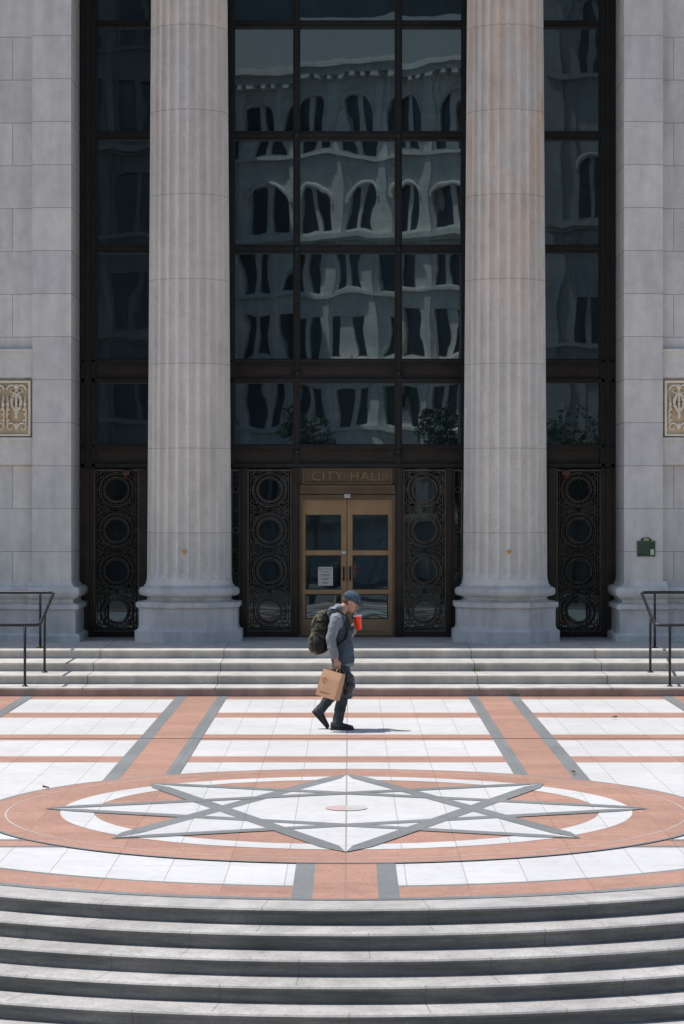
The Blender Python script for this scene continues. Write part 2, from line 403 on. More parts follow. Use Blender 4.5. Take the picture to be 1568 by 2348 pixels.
for x0,x1 in PX:
    for y0,y1 in PY:
        m=MB(); xa,xb,za,zb=FX(x0,D)-.02,FX(x1,D)+.02,FZ(y1,D)-.02,FZ(y0,D)+.02
        m.box((xa,D+.12,za),(xb,D+.15,zb)); p=m.build('window_pane',M['glass'],B,at=((xa+xb)/2,D+.12,za))
        p.rotation_euler=(random.uniform(-.0015,.0015),0,random.uniform(-.0025,.0025))
    for y0,y1 in ((832,866),(1027,1060)):
        m=MB(); m.box((FX(x0,D),D+.06,FZ(y1,D)),(FX(x1,D),D+.1,FZ(y0,D)))
        m.box((FX(x0,D)+.06,D+.045,FZ(y1,D)+.05),(FX(x1,D)-.06,D+.08,FZ(y0,D)-.05)); m.build('spandrel_panel',M['bronze2'],B)
def text1(name,s,size,mat,parent,at,ext,bold):
    cu=bpy.data.curves.new(name,'FONT'); cu.body=s; cu.size=size; cu.extrude=ext; cu.align_x='LEFT'; cu.align_y='CENTER'; cu.space_character=1.12; cu.offset=bold
    o=bpy.data.objects.new(name+'_tmp',cu); col.objects.link(o); bpy.context.view_layer.update()
    me=bpy.data.meshes.new_from_object(o.evaluated_get(bpy.context.evaluated_depsgraph_get())); bpy.data.objects.remove(o)
    x0=min(v.co.x for v in me.vertices); x1=max(v.co.x for v in me.vertices)
    for v in me.vertices: x,y,z=v.co; v.co=(x-x0,-z,y)
    me.materials.clear(); me.materials.append(mat)
    o=bpy.data.objects.new(name,me); col.objects.link(o); o.parent=parent; return o,x1-x0
def text(name,s,size,mat,parent,at,ext=.01,bold=0.,gap=.42):
    ws=[text1(name,q,size,mat,parent,at,ext,bold) for q in s.split()]
    tot=sum(w_ for _,w_ in ws)+gap*size*(len(ws)-1); x=at[0]-tot/2
    for o,w_ in ws:
        p=Vector((x,at[1],at[2])); o.location=p-W[parent.name]; W[o.name]=p; x+=w_+gap*size
text('faint_lettering','ONE CITY HALL PLAZA',.13,M['letter2'],B,(FX(800,D),D+.04,FZ(1043,D)),.012,.002)
m=MB()
zl=ZL; zh=FZ(1072,D)
for a,b in ((-4.5,FX(215,D)),(FX(318,D),FX(345,D)),(FX(500,D),FX(529,D)),(FX(550,D),FX(567,D)),(FX(668,D),FX(688,D)),(FX(905,D),FX(925,D)),(FX(1022,D),FX(1040,D)),(FX(1060,D),FX(1090,D)),(FX(1250,D),FX(1276,D)),(FX(1378,D),4.5)):
    m.box((a,D-.01,zl),(b,D+.3,zh-.005)); m.box((a+(b-a)*.3,D-.045,zl),(b-(b-a)*.3,D+.05,zh-.01))
m.box((-4.49,D+.01,zl),(FX(688,D),D+.25,zl+.09)); m.box((FX(905,D),D+.01,zl),(4.49,D+.25,zl+.09))
m.build('lower_frame',M['bronze2'],B)
def grille(x0,x1,n=4):
    xa,xb=FX(x0,D),FX(x1,D); za,zb=zl+.09,FZ(1076,D); cx=(xa+xb)/2; w_=xb-xa
    m=MB(); y=D+.06
    for a,b in ((xa,xa+.022),(xb-.022,xb)): m.box((a,y-.03,za),(b,y+.03,zb))
    m.box((xa,y-.028,za),(xb,y+.028,za+.03)); m.box((xa,y-.028,zb-.03),(xb,y+.028,zb))
    for f in (.07,.13,.87,.93): m.tube([(xa+w_*f,y,za),(xa+w_*f,y,zb)],.0065,5)
    ph=(zb-za)/n; m.smooth=True
    def circ(cx_,cz,rr,t,nn=28): m.tube([(cx_+rr*math.cos(2*PI*i/nn),y-.01,cz+rr*math.sin(2*PI*i/nn)) for i in range(nn)],t,5,loop=True,lat=(0,1,0))
    for k in range(n):
        cz=za+ph*(k+.5)
        if w_>.4:
            R1=min(w_*.40,ph*.42)
            circ(cx,cz,R1,.012); circ(cx,cz,R1*.90,.006); circ(cx,cz,R1*.74,.015); circ(cx,cz,R1*.64,.006)
            for i in range(20):
                a=2*PI*i/20; m.tube([(cx+R1*.74*math.cos(a),y,cz+R1*.74*math.sin(a)),(cx+R1*.90*math.cos(a),y,cz+R1*.90*math.sin(a))],.005,4)
            for i in range(4):
                a=PI/4+PI/2*i; m.ell((cx+R1*1.12*math.cos(a),y-.01,cz+R1*1.12*math.sin(a)),(.02,.015,.02),8,6)
            for sx in (-1,1):
                for sz in (-1,1):
                    circ(cx+sx*w_*.38,cz+sz*ph*.43,.036,.006,14); circ(cx+sx*w_*.20,cz+sz*ph*.455,.026,.0055,12); circ(cx,cz+sz*ph*.455,.026,.0055,12)
                    circ(cx+sx*w_*.30,cz+sz*ph*.36,.05,.006,14)
                    m.tube([(cx+sx*w_*.5,y,cz+sz*ph*.28),(cx+sx*w_*.28,y,cz+sz*ph*.5)],.007,5)
                    pts=[(cx+sx*(w_*.46-.05*math.sin(t_)),y,cz+sz*(ph*.20+.10*t_/PI)) for t_ in [PI*j/6 for j in range(7)]]
                    m.tube(pts,.006,5)
                m.tube([(cx+sx*R1,y,cz),(cx+sx*w_*.5,y,cz)],.009,5)
        else: circ(cx,cz,w_*.3,.008)
        for dz in (0,.03,.06):
            if k: m.tube([(xa,y+.004,za+ph*k-.03+dz),(xb,y+.004,za+ph*k-.03+dz)],.0065,5)
    g=m.build('grille_panel',M['grille'],B,at=(cx,D+.06,za))
    m=MB(); m.box((xa-.01,D+.13,za-.02),(xb+.01,D+.15,zb+.02)); m.build('glass',M['gglass'],g)
for a,b in ((215,318),(567,668),(925,1022),(1276,1378)): grille(a,b)
for a,b in ((345,500),(1090,1250),(529,550),(1040,1060)): grille(a,b)
M['lampred']=simple('rust brown lamp',(.14,.05,.033),.5)
for x in (290,1297):
    m=MB(); x_=FX(x,D); z_=FZ(1085,D); m.box((x_-.06,D-.09,z_-.03),(x_+.06,D+.02,z_+.04)); m.tube([(x_,D-.05,z_-.02),(x_,D-.07,z_-.09)],[.035,.05],10); m.build('wall_lamp',M['lampred'],B)
xa,xb=FX(688,D),FX(905,D)
m=MB(); zt=FZ(1130,D)
m.box((xa,D-.03,FZ(1120,D)),(xb,D+.2,FZ(1112,D))); m.box((xa,D+.0,FZ(1132,D)),(xb,D+.2,FZ(1120,D)))
m.box((xa,D+.01,FZ(1146,D)),(xb,D+.2,FZ(1134,D)))
m.box((xa,D-.02,ZL),(FX(693,D),D+.2,FZ(1134,D))); m.box((FX(900,D),D-.02,ZL),(xb,D+.2,FZ(1134,D)))
m.box((xa-.02,D-.08,ZL+.0),(xb+.02,D+.25,ZL+.035))
m.build('door_frame',M['signb'],B)
m=MB(); m.box((xa,D+.05,FZ(1112,D)),(xb,D+.1,FZ(1072,D))); 
for q0,q1,q2,q3 in ((694,899,1110,1106),(694,899,1078,1074),(694,698,1106,1078),(895,899,1106,1078)): m.box((FX(q0,D),D+.0,FZ(q2,D)),(FX(q1,D),D+.07,FZ(q3,D)))
sg=m.build('sign_panel',M['signb'],B,at=((xa+xb)/2,D+.05,FZ(1112,D)))
text('lettering','CITY HALL',.225,M['letter'],sg,((xa+xb)/2+.01,D+.04,FZ(1092,D)),.014,.003,.55)
m=MB(); xq=FX(796,D); m.box((xq-.05,D-.012,FZ(1141,D)),(xq+.05,D+.02,FZ(1133,D))); nb=m.build('number_plate',simple('white plate',(.75,.75,.72),.5),B,at=(xq,D,FZ(1141,D)))
M['ink']=simple('black ink',(.02,.02,.02),.7)
text('digits','131',.055,M['ink'],nb,(xq,D-.014,FZ(1137,D)),.001)
def door(x0,x1,g0,g1,hx):
    a,b=FX(x0,D),FX(x1,D); ga,gb=FX(g0,D),FX(g1,D); y0,y1=D+.08,D+.13
    zt=FZ(1146,D); zb=ZL+.035
    m=MB(); m.box((a,y0,zb),(ga,y1,zt)); m.box((gb,y0,zb),(b,y1,zt))
    rows=[(1180,1262),(1273,1352),(1362,1420)]
    edges=[(1146,1180),(1262,1273),(1352,1362)]
    for e0,e1 in edges: m.box((ga,y0+.003,FZ(e1,D)),(gb,y1-.003,FZ(e0,D)))
    m.box((ga,y0+.003,zb),(gb,y1-.003,FZ(1420,D))); m.box((ga+.05,y0-.01,zb+.06),(gb-.05,y0+.01,FZ(1427,D)))
    dr=m.build('door',M['door'],B,at=((a+b)/2,D+.08,zb)); 
    for r0,r1 in rows:
        m=MB()
        t=.018
        for p0,p1 in (((ga,FZ(r1,D)),(ga+t,FZ(r0,D))),((gb-t,FZ(r1,D)),(gb,FZ(r0,D))),((ga,FZ(r1,D)),(gb,FZ(r1,D)+t)),((ga,FZ(r0,D)-t),(gb,FZ(r0,D)))): m.box((p0[0],y0+.012,p0[1]),(p1[0],y1-.01,p1[1]))
        m.mi=1; m.box((ga-.005,y0+.03,FZ(r1,D)-.005),(gb+.005,y0+.036,FZ(r0,D)+.005)); m.build('door_glass',[M['bronze2'],M['dglass']],dr)
    m=MB(); m.smooth=True; x=FX(hx,D); z0,z1=FZ(1330,D),FZ(1300,D)
    m.tube([(x,y0,z0),(x,y0-.07,z0+.01),(x,y0-.08,z0+.05),(x,y0-.08,z1-.05),(x,y0-.07,z1-.01),(x,y0,z1)],.014,8)
    m.build('door_handle',M['rail'],dr); return dr
door(693,794.5,700,782,788); door(796,900,808,890,803)
xn=FX(746,D); yn=D+.08+.028
pn=MB(); pn.box((xn-.125,yn-.006,FZ(1343,D)),(xn+.125,yn-.001,FZ(1300,D)))
M['paper']=simple('white paper',(.72,.72,.64),.7,var=.04)
N_=pn.build('paper_notice',M['paper'],at=(xn,yn,FZ(1343,D))); tag(N_,'white paper notice reading Entrance Closed taped inside the left bronze door','notice')
text('lettering','Entrance',.055,M['ink'],N_,(xn,yn-.0075,FZ(1304,D)),.0005); text('lettering','Closed',.055,M['ink'],N_,(xn,yn-.0075,FZ(1310.5,D)),.0005)
for i,wd in enumerate((.09,.07,.0,.085,.05,.0,.06,.035)):
    if wd: m=MB(); m.box((xn-wd,yn-.0085,FZ(1317+i*3,D)),(xn+wd,yn-.006,FZ(1318+i*3,D))); m.build('text_line',M['ink'],N_)
m=MB(); xs_=FX(788,D); m.box((xs_-.035,D+.06,FZ(1270,D)),(xs_+.035,D+.0795,FZ(1264,D))); tag(m.build('door_sticker',M['paper'],at=(xs_,D+.07,FZ(1270,D))),'tiny white sticker on the meeting stile between the two bronze doors','sticker')
def relief(s):
    d=39.9; x0,x1=5.17,6.35; z0,z1=FZ(1000,d),FZ(873,d)
    Y=d-.03
    m=MB(); m.box((s*x0,Y,z0),(s*x1,d+.05,z1))
    base=m.build('carved_panel',M['relief'],B,at=(s*5.7,Y,z0))
    m=MB()
    for a,b,c,e in ((x0,x0+.035,z0,z1),(x1-.035,x1,z0,z1)): m.box((s*a,Y-.05,c),(s*b,Y+.01,e))
    m.box((s*(x0+.01),Y-.048,z0),(s*(x1-.01),Y+.01,z0+.03)); m.box((s*(x0+.01),Y-.048,z1-.035),(s*(x1-.01),Y+.01,z1))
    m.build('panel_border',M['relief2'],base)
    m=MB(); m.smooth=True
    for cx_ in (5.40,5.76,6.12):
        X=s*cx_
        for i in range(11):
            t=i/10; zz=z1-.22-t*.36; sp=.075*math.sin(PI*min(1,t*1.05+.12))
            for sx in (-1,0,1):
                m.ell((X+sx*sp,Y-.05,zz+random.uniform(-.01,.01)),(.026,.06,.030),8,6,Matrix.Rotation(sx*.8,3,'Y'))
        for sx in (-1,1):
            pts=[]
            for i in range(26):
                a=i/25*2.6*PI; rr=.105*(1-i/30)
                pts.append((X+sx*(.065+rr*math.cos(a)*.85),Y-.035,z1-.15+rr*math.sin(a)*.85))
            m.tube(pts,[.019*(1-i/36) for i in range(26)],6,lat=(0,1,0))
            pts=[]
            for i in range(20):
                a=PI+i/19*2.2*PI; rr=.075*(1-i/26)
                pts.append((X+sx*(.10+rr*math.cos(a)),Y-.035,z0+.15-rr*math.sin(a)))
            m.tube(pts,[.018*(1-i/30) for i in range(20)],6,lat=(0,1,0))
            m.tube([(X+sx*.15,Y-.03,z0+.20),(X+sx*.158,Y-.03,z0+.38),(X+sx*.13,Y-.04,z0+.52),(X+sx*.15,Y-.04,z0+.66)],[.014,.017,.020,.012],6,lat=(0,1,0))
            for j in range(4):
                m.ell((X+sx*(.13+.015*(j%2)),Y-.045,z0+.26+j*.09),(.034,.04,.018),8,6,Matrix.Rotation(sx*(.9 if j%2 else -.6),3,'Y'))
        m.ell((X,Y-.03,z1-.10),(.04,.06,.045),10,8); m.ell((X,Y-.03,z0+.16),(.03,.05,.06),10,8)
    m.build('foliage_carving',M['relief2'],base)
    m=MB(); m.box((s*5.14,39.82,FZ(866,d)),(s*8,39.95,FZ(806,d))); m.box((s*5.135,39.785,FZ(806,d)),(s*8,39.95,FZ(801,d)))
    m.box((s*5.135,39.82,FZ(1065,d)),(s*8,39.95,z0-.02)); m.box((s*5.137,39.79,z0-.06),(s*8,39.94,z0-.025))
    m.build('ledge_block',M['wall'],B)
relief(-1); relief(1)
d=39.75; xp=FX(1481,d); za=FZ(1276,d); zb=FZ(1240,d)
M['green']=simple('dark green enamel',(.008,.055,.036),.35,var=.1); M['gold']=simple('gold leaf',(.45,.36,.18),.4,.3); M['cream']=simple('cream inset',(.6,.55,.38),.5)
m=MB(); m.box((xp-.15,d-.02,za),(xp+.15,d,zb))
pts=[(xp-.09,zb),(xp+.09,zb),(xp+.085,zb+.03),(xp+.04,zb+.055),(xp-.04,zb+.055),(xp-.085,zb+.03)]
m.rings([[(x,d-.02,z) for x,z in pts],[(x,d-.001,z) for x,z in pts]])
Pq=m.build('wall_plaque',M['green'],at=(xp,d,za)); tag(Pq,'small dark green plaque with gold crest fixed to the right granite pilaster','plaque')
t=.004
for a,b in (((xp-.145,za+.006),(xp-.145+t,zb-.006)),((xp+.141,za+.006),(xp+.145,zb-.006)),((xp-.14,za+.006),(xp+.14,za+.010)),((xp-.14,zb-.010),(xp+.14,zb-.006))):
    m=MB(); m.box((a[0],d-.024,a[1]),(b[0],d-.019,b[1])); m.build('gold_border',M['gold'],Pq)
for i in range(6):
    m=MB(); m.box((xp-.12,d-.023,zb-.045-i*.03),(xp+(.1 if i<2 else .05)-random.random()*.03,d-.019,zb-.043-i*.03)); m.build('gold_text_line',M['gold'],Pq)
m=MB(); m.ell((xp,d-.02,zb+.025),(.05,.008,.022),14,8); m.build('crest',M['gold'],Pq)
m=MB(); m.box((xp+.07,d-.025,za+.03),(xp+.125,d-.019,za+.12)); m.build('figure_inset',M['cream'],Pq)
def handrail(s,lab):
    T=thing('handrail',(s*4.5,36.6,.26),lab,'handrail','handrails on the entrance steps')
    r_=.0235; zt=1.385; zb_=1.015
    m=MB(); m.smooth=True
    path=[(s*9,38,zt),(s*4.68,38,zt),(s*4.60,37.97,zt-.002),(s*4.565,37.88,zt-.012),(s*4.45,35.42,zb_+.02),(s*4.452,35.33,zb_+.004),(s*4.51,35.3,zb_),(s*9,35.3,zb_)]
    m.tube(path,r_,10); m.build('rail',M['rail'],T)
    for x,y,z0,z1 in ((4.66,35.3,.13,zb_),(4.50,36.3,.26,zb_+.12),(4.78,38,.52,zt),(6.6,35.3,.13,zb_),(6.8,38,.52,zt)):
        m=MB(); m.smooth=True; m.tube([(s*x,y,z0),(s*x,y,z1)],.019,10); m.lathe((s*x,y,z0),[(.045,0),(.045,.008),(.03,.02),(.02,.02)],14); m.build('post',M['rail'],T)
handrail(-1,'dark steel handrail on the steps left of the person'); handrail(1,'dark steel handrail on the steps below the green plaque')
# ---------- buildings across (seen in the window reflections), plus an added sky blocker
M['owall']=stone('pale office stone',(.64,.61,.56),(.72,.68,.62),brick=(1.2,.45),var=.06,stain=.3,jcol=.5)
M['oroof']=simple('dark slate roof',(.10,.105,.11),.7); M['owin']=simple('dark office window',(.012,.016,.02),.3)
M['tower']=stone('brown tower stone',(.10,.095,.09),(.13,.12,.115),brick=(1.5,3.),var=.1)
M['annex']=stone('grey annex stone',(.20,.19,.18),(.24,.23,.215),brick=(1.5,.6),var=.05)
M['slab']=simple('dark sky blocker',(.03,.04,.045),.6,nscale=.3)
def office(name,origin,ang,nb,floors,mat,lab,arch=True,per=2.45,ground=-1.1,pf=.17):
    T=thing(name,(origin[0],origin[1],ground),lab,'building')
    rot=Matrix.Translation(Vector((origin[0],origin[1],0)))@Matrix.Rotation(ang,4,'Z')
    hw=nb*per/2; pw=per*pf
    m=MB(); m.T=rot
    m.box((-hw,-14,ground),(hw,-.45,floors[-1][1]+1.4))
    for i in range(nb+1):
        x=-hw+i*per; m.box((x-pw,-.5,ground),(x+pw,0,floors[-1][1]+1.3)); m.box((x-pw*.45,-.1,ground),(x+pw*.45,.14,floors[-1][1]+1.2))
    zprev=ground+.001
    for k,(z0,z1) in enumerate(floors):
        m.box((-hw,-.5,zprev),(hw,-.06,z0)); zprev=z1
        if k%2==0: m.box((-hw,-.4,z0-.45),(hw,.5,z0-.2)); m.box((-hw,-.4,z0-.6),(hw,.25,z0-.45))
        else: m.box((-hw,-.4,z0-.25),(hw,.22,z0-.08))
    m.box((-hw,-.5,zprev),(hw,-.06,zprev+1.4)); 
    m.box((-hw-.3,-.5,zprev+1.3),(hw+.3,.9,zprev+1.6)); m.box((-hw-.3,-.5,zprev+.95),(hw+.3,.45,zprev+1.3))
    for i in range(int(nb*per/.6)): m.box((-hw+i*.6,.0,zprev+.7),(-hw+i*.6+.25,.8,zprev+.96))
    if arch:
        for z1 in (floors[-1][1],floors[-2][1]):
            for i in range(nb):
                xc=-hw+(i+.5)*per; ra=per/2-pw
                for cc,rr_ in ((((xc-ra/2,ra/2),(xc+ra/2,ra/2)) if z1!=floors[-1][1] else ((xc,ra),))):
                    pts=[(cc-rr_,-.05,z1+.02)]+[(cc-rr_*math.cos(a),-.05,z1-rr_+rr_*math.sin(a)) for a in [j*PI/16 for j in range(17)]]+[(cc+rr_,-.05,z1+.02)]
                    m.poly(pts[::-1])
                m.tube([(xc-(ra+.1)*math.cos(a),.05,z1-ra+(ra+.1)*math.sin(a)) for a in [j*PI/12 for j in range(13)]],.09,6)
    m.build('wall',mat,T)
    m=MB(); m.T=rot; zt=zprev+1.6
    m.rings([[(-hw,.5,zt),(hw,.5,zt),(hw,-14,zt),(-hw,-14,zt)],[(-hw+2,-3.5,zt+3),(hw-2,-3.5,zt+3),(hw-2,-12,zt+3),(-hw+2,-12,zt+3)]]); m.build('roof',M['oroof'],T)
    for k,(z0,z1) in enumerate(floors):
        proto=None
        for i in range(nb):
            xc=-hw+(i+.5)*per
            if proto is None:
                mm=MB(); ww=per/2-pw; mm.T=Matrix.Rotation(ang,4,'Z')
                mm.mi=0; mm.box((-ww,-.04,0),(ww,.02,z1-z0)); mm.mi=1; mm.box((-.14,0,0),(.14,.28,z1-z0)); mm.mi=0; mm.box((-ww,0,(z1-z0)*.5),(ww,.06,(z1-z0)*.5+.06))
                proto=mm.build('window',[M['owin'],mat],None); o=proto
            else: o=proto.copy(); col.objects.link(o)
            o.parent=T; o.location=rot@Vector((xc,-.40,z0))-W[T.name]
office('office_building',(2.5,-34),R(17),11,[(2.2,4.9),(6.4,8.4),(9.7,11.7),(12.9,14.9),(15.9,18.1),(19.6,22.0)],M['owall'],'pale stone office block across the plaza, behind the viewpoint, reflected in the windows',per=2.3,pf=.18)
office('stone_tower',(-13.6,-24),R(-6),4,[(2.5,5),(6.5,9),(10.5,13),(14.5,17),(18.5,21),(22.5,25),(26.5,29)],M['tower'],'dark brown tower standing left of the pale office block behind the viewpoint',arch=False,per=2.9)
office('stone_annex',(14.3,-22),R(4),3,[(2.5,4.5),(9.5,11.5),(15.0,17.6),(21.0,24.2)],M['annex'],'grey stone annex standing right of the pale office block behind the viewpoint',per=3.8,pf=.33)
ST=thing('sky_blocker',(0,-75,-1.1),'dark block added unseen beyond the pale office roof to keep sky out of reflections','building')  # unseen block added so the top panes mirror dark instead of bright sky
m=MB(); m.box((-60,-95,-1.1),(60,-75,75)); m.build('wall',M['slab'],ST)
# trees behind viewpoint
M['bark']=simple('bark',(.10,.075,.055),.9); M['leaf']=simple('leaf green',(.03,.05,.02),.6,var=.5,nscale=1.5)
def tree(x,y,h,cr,lab):
    g=-1.1; T=thing('street_tree',(x,y,g),lab,'tree','trees behind the viewpoint')
    m=MB(); m.smooth=True; tz=g+h*.45
    m.tube([(x,y,g),(x+.05,y,g+h*.2),(x,y+.05,tz),(x+.03,y,g+h*.8)],[.17,.13,.10,.03],10)
    tips=[]
    for i in range(9):
        a=i*2.4; e=random.uniform(.5,1.); st=(x,y+.03,tz-.3+i*h*.035)
        en=(x+math.cos(a)*cr*e*.8,y+math.sin(a)*cr*e*.8,st[2]+h*.14+random.random()*h*.12)
        mid=tuple((p+q)/2+random.uniform(-.1,.15) for p,q in zip(st,en)); m.tube([st,mid,en],[.05,.035,.012],6); tips.append(en)
    m.build('trunk',M['bark'],T)
    m=MB(); cl=[(Vector(t),random.uniform(.35,.6)*cr) for t in tips]
    for i in range(12):
        a=random.random()*2*PI; q=random.random()**.5*cr*.75; cl.append((Vector((x+q*math.cos(a),y+q*math.sin(a),g+h*random.uniform(.5,.93))),random.uniform(.25,.5)*cr))
    for c,rr in cl:
        for i in range(130):
            v=Vector((random.gauss(0,1),random.gauss(0,1),random.gauss(0,1))).normalized()*rr*random.uniform(.55,1.05)
            p=c+Vector((v.x,v.y,v.z*.75)); u=Vector((random.gauss(0,1),random.gauss(0,1),random.gauss(0,1))).normalized(); ww=u.orthogonal().normalized(); s_=random.uniform(.06,.12)
            m.poly([p-u*s_,p+ww*s_*.6,p+u*s_,p-ww*s_*.6])
    m.build('crown',M['leaf'],T)
tree(-1.6,-8,7.6,1.1,'leafy tree behind the viewpoint, nearest the centre line')
tree(3.4,-9,8.0,1.2,'leafy tree behind the viewpoint, second from the centre line')
tree(8.4,-9,7.4,1.8,'broad leafy tree behind the viewpoint, farthest right')
# ---------- person
PX0=FX(765,30.07); PY0=30.07; O=Vector((PX0,PY0,.001))
T0=Matrix.Translation(O)
def fabric(name,c,var=.18,bump=.004,sc=14,rough=.85,c2=None):
    t=NT(name); p=t.N('ShaderNodeTexCoord').outputs['Object']
    a=t.noise(t.scaled(p,(1,1,.6)),sc,3,.5); b=t.noise(p,160,2)
    k=t.mix(1.,c,t.ramp(a,.3,.7,1-var,1+var),'MULTIPLY'); k=t.mix(1.,k,t.ramp(b,.3,.7,.88,1.12),'MULTIPLY')
    if c2: k=t.mix(t.ramp(t.noise(p,26,2,.5),.50,.56),k,c2)
    t.L(k,t.b.inputs['Base Color']); t.b.inputs['Roughness'].default_value=rough; t.b.inputs['Specular IOR Level'].default_value=.25
    t.bump(a,bump*3); return t.mat
M['skin']=simple('skin',(.52,.28,.20),.5,var=.08,nscale=20); M['hoodie']=fabric('grey hoodie',(.20,.225,.245)); M['vest']=fabric('dark slate vest',(.06,.085,.105)); M['trous']=fabric('charcoal trousers',(.042,.052,.058),sc=10)
M['cap']=fabric('navy cap',(.06,.09,.12),sc=20); M['shoe']=simple('black shoe',(.02,.02,.022),.5); M['hair']=simple('short brown hair',(.10,.065,.045),.8,nscale=80,var=.4)
M['pack']=fabric('olive brown backpack',(.095,.088,.062),sc=16,c2=(.028,.028,.023)); M['strap']=fabric('black webbing',(.018,.018,.018)); M['buckle']=simple('olive webbing',(.30,.26,.12),.6)
M['kraft']=simple('kraft paper',(.52,.31,.18),.8,var=.1,nscale=6); M['plastic']=simple('dark grey plastic bag',(.03,.04,.05),.3,var=.3,bump=.01)
M['red']=simple('red cup',(.88,.05,.02),.4,var=.03); M['white']=simple('white plastic',(.8,.8,.8),.4,var=.02)
LAT=(0,1,0)
def hand(m,wr,d,s,c,curl=(40,95,150)):
    wr=Vector(wr); d=Vector(d).normalized(); s=Vector(s).normalized(); c=Vector(c).normalized()
    m.tube([wr-d*.03,wr+d*.01,wr+d*.045,wr+d*.085,wr+d*.1],[(.028,.020),(.030,.019),(.040,.018),(.040,.015),(.032,.010)],12,lat=tuple(s))
    for i,l in enumerate((.9,1.,.95,.75)):
        b=wr+d*.088+s*(.030-.020*i); pts=[b-d*.02,b]
        for seg,a in zip((.040,.026,.020),curl):
            a=R(a); b=b+(d*math.cos(a)+c*math.sin(a))*seg*l; pts.append(b.copy())
        m.tube(pts,[.0095,.0095,.009,.0082,.006],8,lat=tuple(s))
    b=wr+d*.03+s*.03; m.tube([b-s*.012,b+s*.014+d*.02+c*.012,b+s*.014+d*.045+c*.03,b+s*.0+d*.062+c*.042],[.013,.012,.010,.007],8)
body=MB(); body.T=T0; body.smooth=True
HC=Vector((.208,0,1.572)); HM=Matrix.Translation(HC)@Matrix.Rotation(R(27),4,'Y')
def torso(m,e):
    m.tube([(.10,0,.76),(.10,0,.82),(.10,0,.92),(.085,0,1.05),(.065,0,1.2),(.055,0,1.32),(.065,0,1.395),(.085,0,1.435)],[(.10+e,.08+e),(.155+e,.105+e),(.15+e,.11+e),(.145+e,.105+e),(.165+e,.112+e),(.175+e,.10+e),(.14+e,.08+e),(.07+e,.06+e)],24,lat=LAT)
torso(body,0)
body.tube([(.07,0,1.40),(.10,0,1.46),(.15,0,1.52),(.18,0,1.57)],[.062,.056,.056,.05],16,lat=LAT)
SHn,ELn,WRn=(.03,-.185,1.37),(-.035,-.245,1.115),(.025,-.25,.885)
SHf,ELf,WRf=(.06,.185,1.36),(.20,.20,1.12),(.265,.055,1.30)
body.tube([SHn,ELn,WRn],[.048,.036,.026],12,lat=LAT); body.tube([SHf,ELf,WRf],[.048,.036,.026],12,lat=(1,0,.3))
HIPn,KNn,ANn=(.10,-.085,.84),(.125,-.09,.47),(.045,-.085,.09)
HIPf,KNf,ANf=(.09,.085,.84),(.02,.09,.47),(-.195,.085,.20)
body.tube([HIPn,KNn,ANn],[.075,.052,.038],12,lat=LAT); body.tube([HIPf,KNf,ANf],[.075,.052,.038],12,lat=LAT)
hand(body,(.028,-.25,.875),(.25,0,-1),(1,.1,.25),(0,1,0),(35,95,150))
hand(body,(.262,.062,1.295),(.12,.0,1),(0,-.25,1),(.9,-.5,0),(45,90,120))
body.T=T0@HM
body.ell((-.008,0,.02),(.098,.076,.098),24,16)
body.ell((.03,0,-.045),(.062,.058,.075),20,12)
body.ell((.065,0,-.100),(.028,.030,.022),12,8)
body.tube([(.085,0,.02),(.103,0,-.01),(.118,0,-.032),(.10,0,-.045)],[(.010,.012),(.012,.012),(.016,.012),(.012,.008)],8,lat=LAT)
body.ell((.088,0,-.070),(.012,.024,.007),12,6); body.ell((.086,0,-.082),(.011,.021,.007),12,6)
body.ell((.082,.03,.022),(.014,.022,.008),10,6); body.ell((.082,-.03,.022),(.014,.022,.008),10,6)
for s in (-1,1): body.ell((-.005,s*.078,-.015),(.020,.010,.033),12,8,Matrix.Rotation(-.2,3,'Y'))
Pn=body.build('person',M['skin'],at=O)
tag(Pn,'person in navy cap and grey hoodie walking right while sipping from a red cup','person')
def remesh(o,v,sm=4):
    a=o.modifiers.new('remesh','REMESH'); a.mode='VOXEL'; a.voxel_size=v; a.use_smooth_shade=True
    b=o.modifiers.new('smooth','SMOOTH'); b.iterations=sm; b.factor=.5
remesh(Pn,.0055,2)
def part(m,name,mat,v=None,sm=4,wr=0):
    o=m.build(name,mat,Pn)
    if v: remesh(o,v,sm)
    if wr:
        tx=bpy.data.textures.get('folds') or bpy.data.textures.new('folds','CLOUDS'); tx.noise_scale=.085; tx.noise_depth=2
        dm=o.modifiers.new('folds','DISPLACE'); dm.texture=tx; dm.strength=wr; dm.mid_level=.5; dm.texture_coords='LOCAL'
    return o
def MBp(): 
    m=MB(); m.T=T0; m.smooth=True; return m
m=MBp()
m.tube([(.035,-.15,1.385),(.03,-.19,1.37),(.0,-.225,1.25),(-.035,-.25,1.12),(-.015,-.255,1.02),(.012,-.25,.93),(.022,-.25,.885)],[.07,.076,.070,.062,.058,.05,.036],16,lat=LAT)
m.tube([(.05,.15,1.38),(.06,.19,1.36),(.13,.21,1.24),(.20,.205,1.12),(.235,.14,1.2),(.26,.07,1.28)],[.07,.074,.068,.060,.05,.038],16,lat=(1,0,.5))
torso(m,.012)
m.tube([(-.005,0,1.40),(.0,0,1.455),(.05,0,1.50),(.11,0,1.485)],[(.11,.06),(.105,.055),(.09,.05),(.075,.045)],18,lat=LAT)
m.tube([(-.03,0,1.36),(-.045,0,1.42),(-.02,0,1.47),(.02,0,1.49)],[(.09,.04),(.10,.05),(.09,.045),(.06,.03)],16,lat=LAT)
m.tube([(.11,0,.78),(.11,0,.82),(.10,0,.86)],[(.185,.135),(.185,.135),(.17,.125)],20,lat=LAT)
part(m,'hoodie',M['hoodie'],.008,4,.026)
m=MBp()
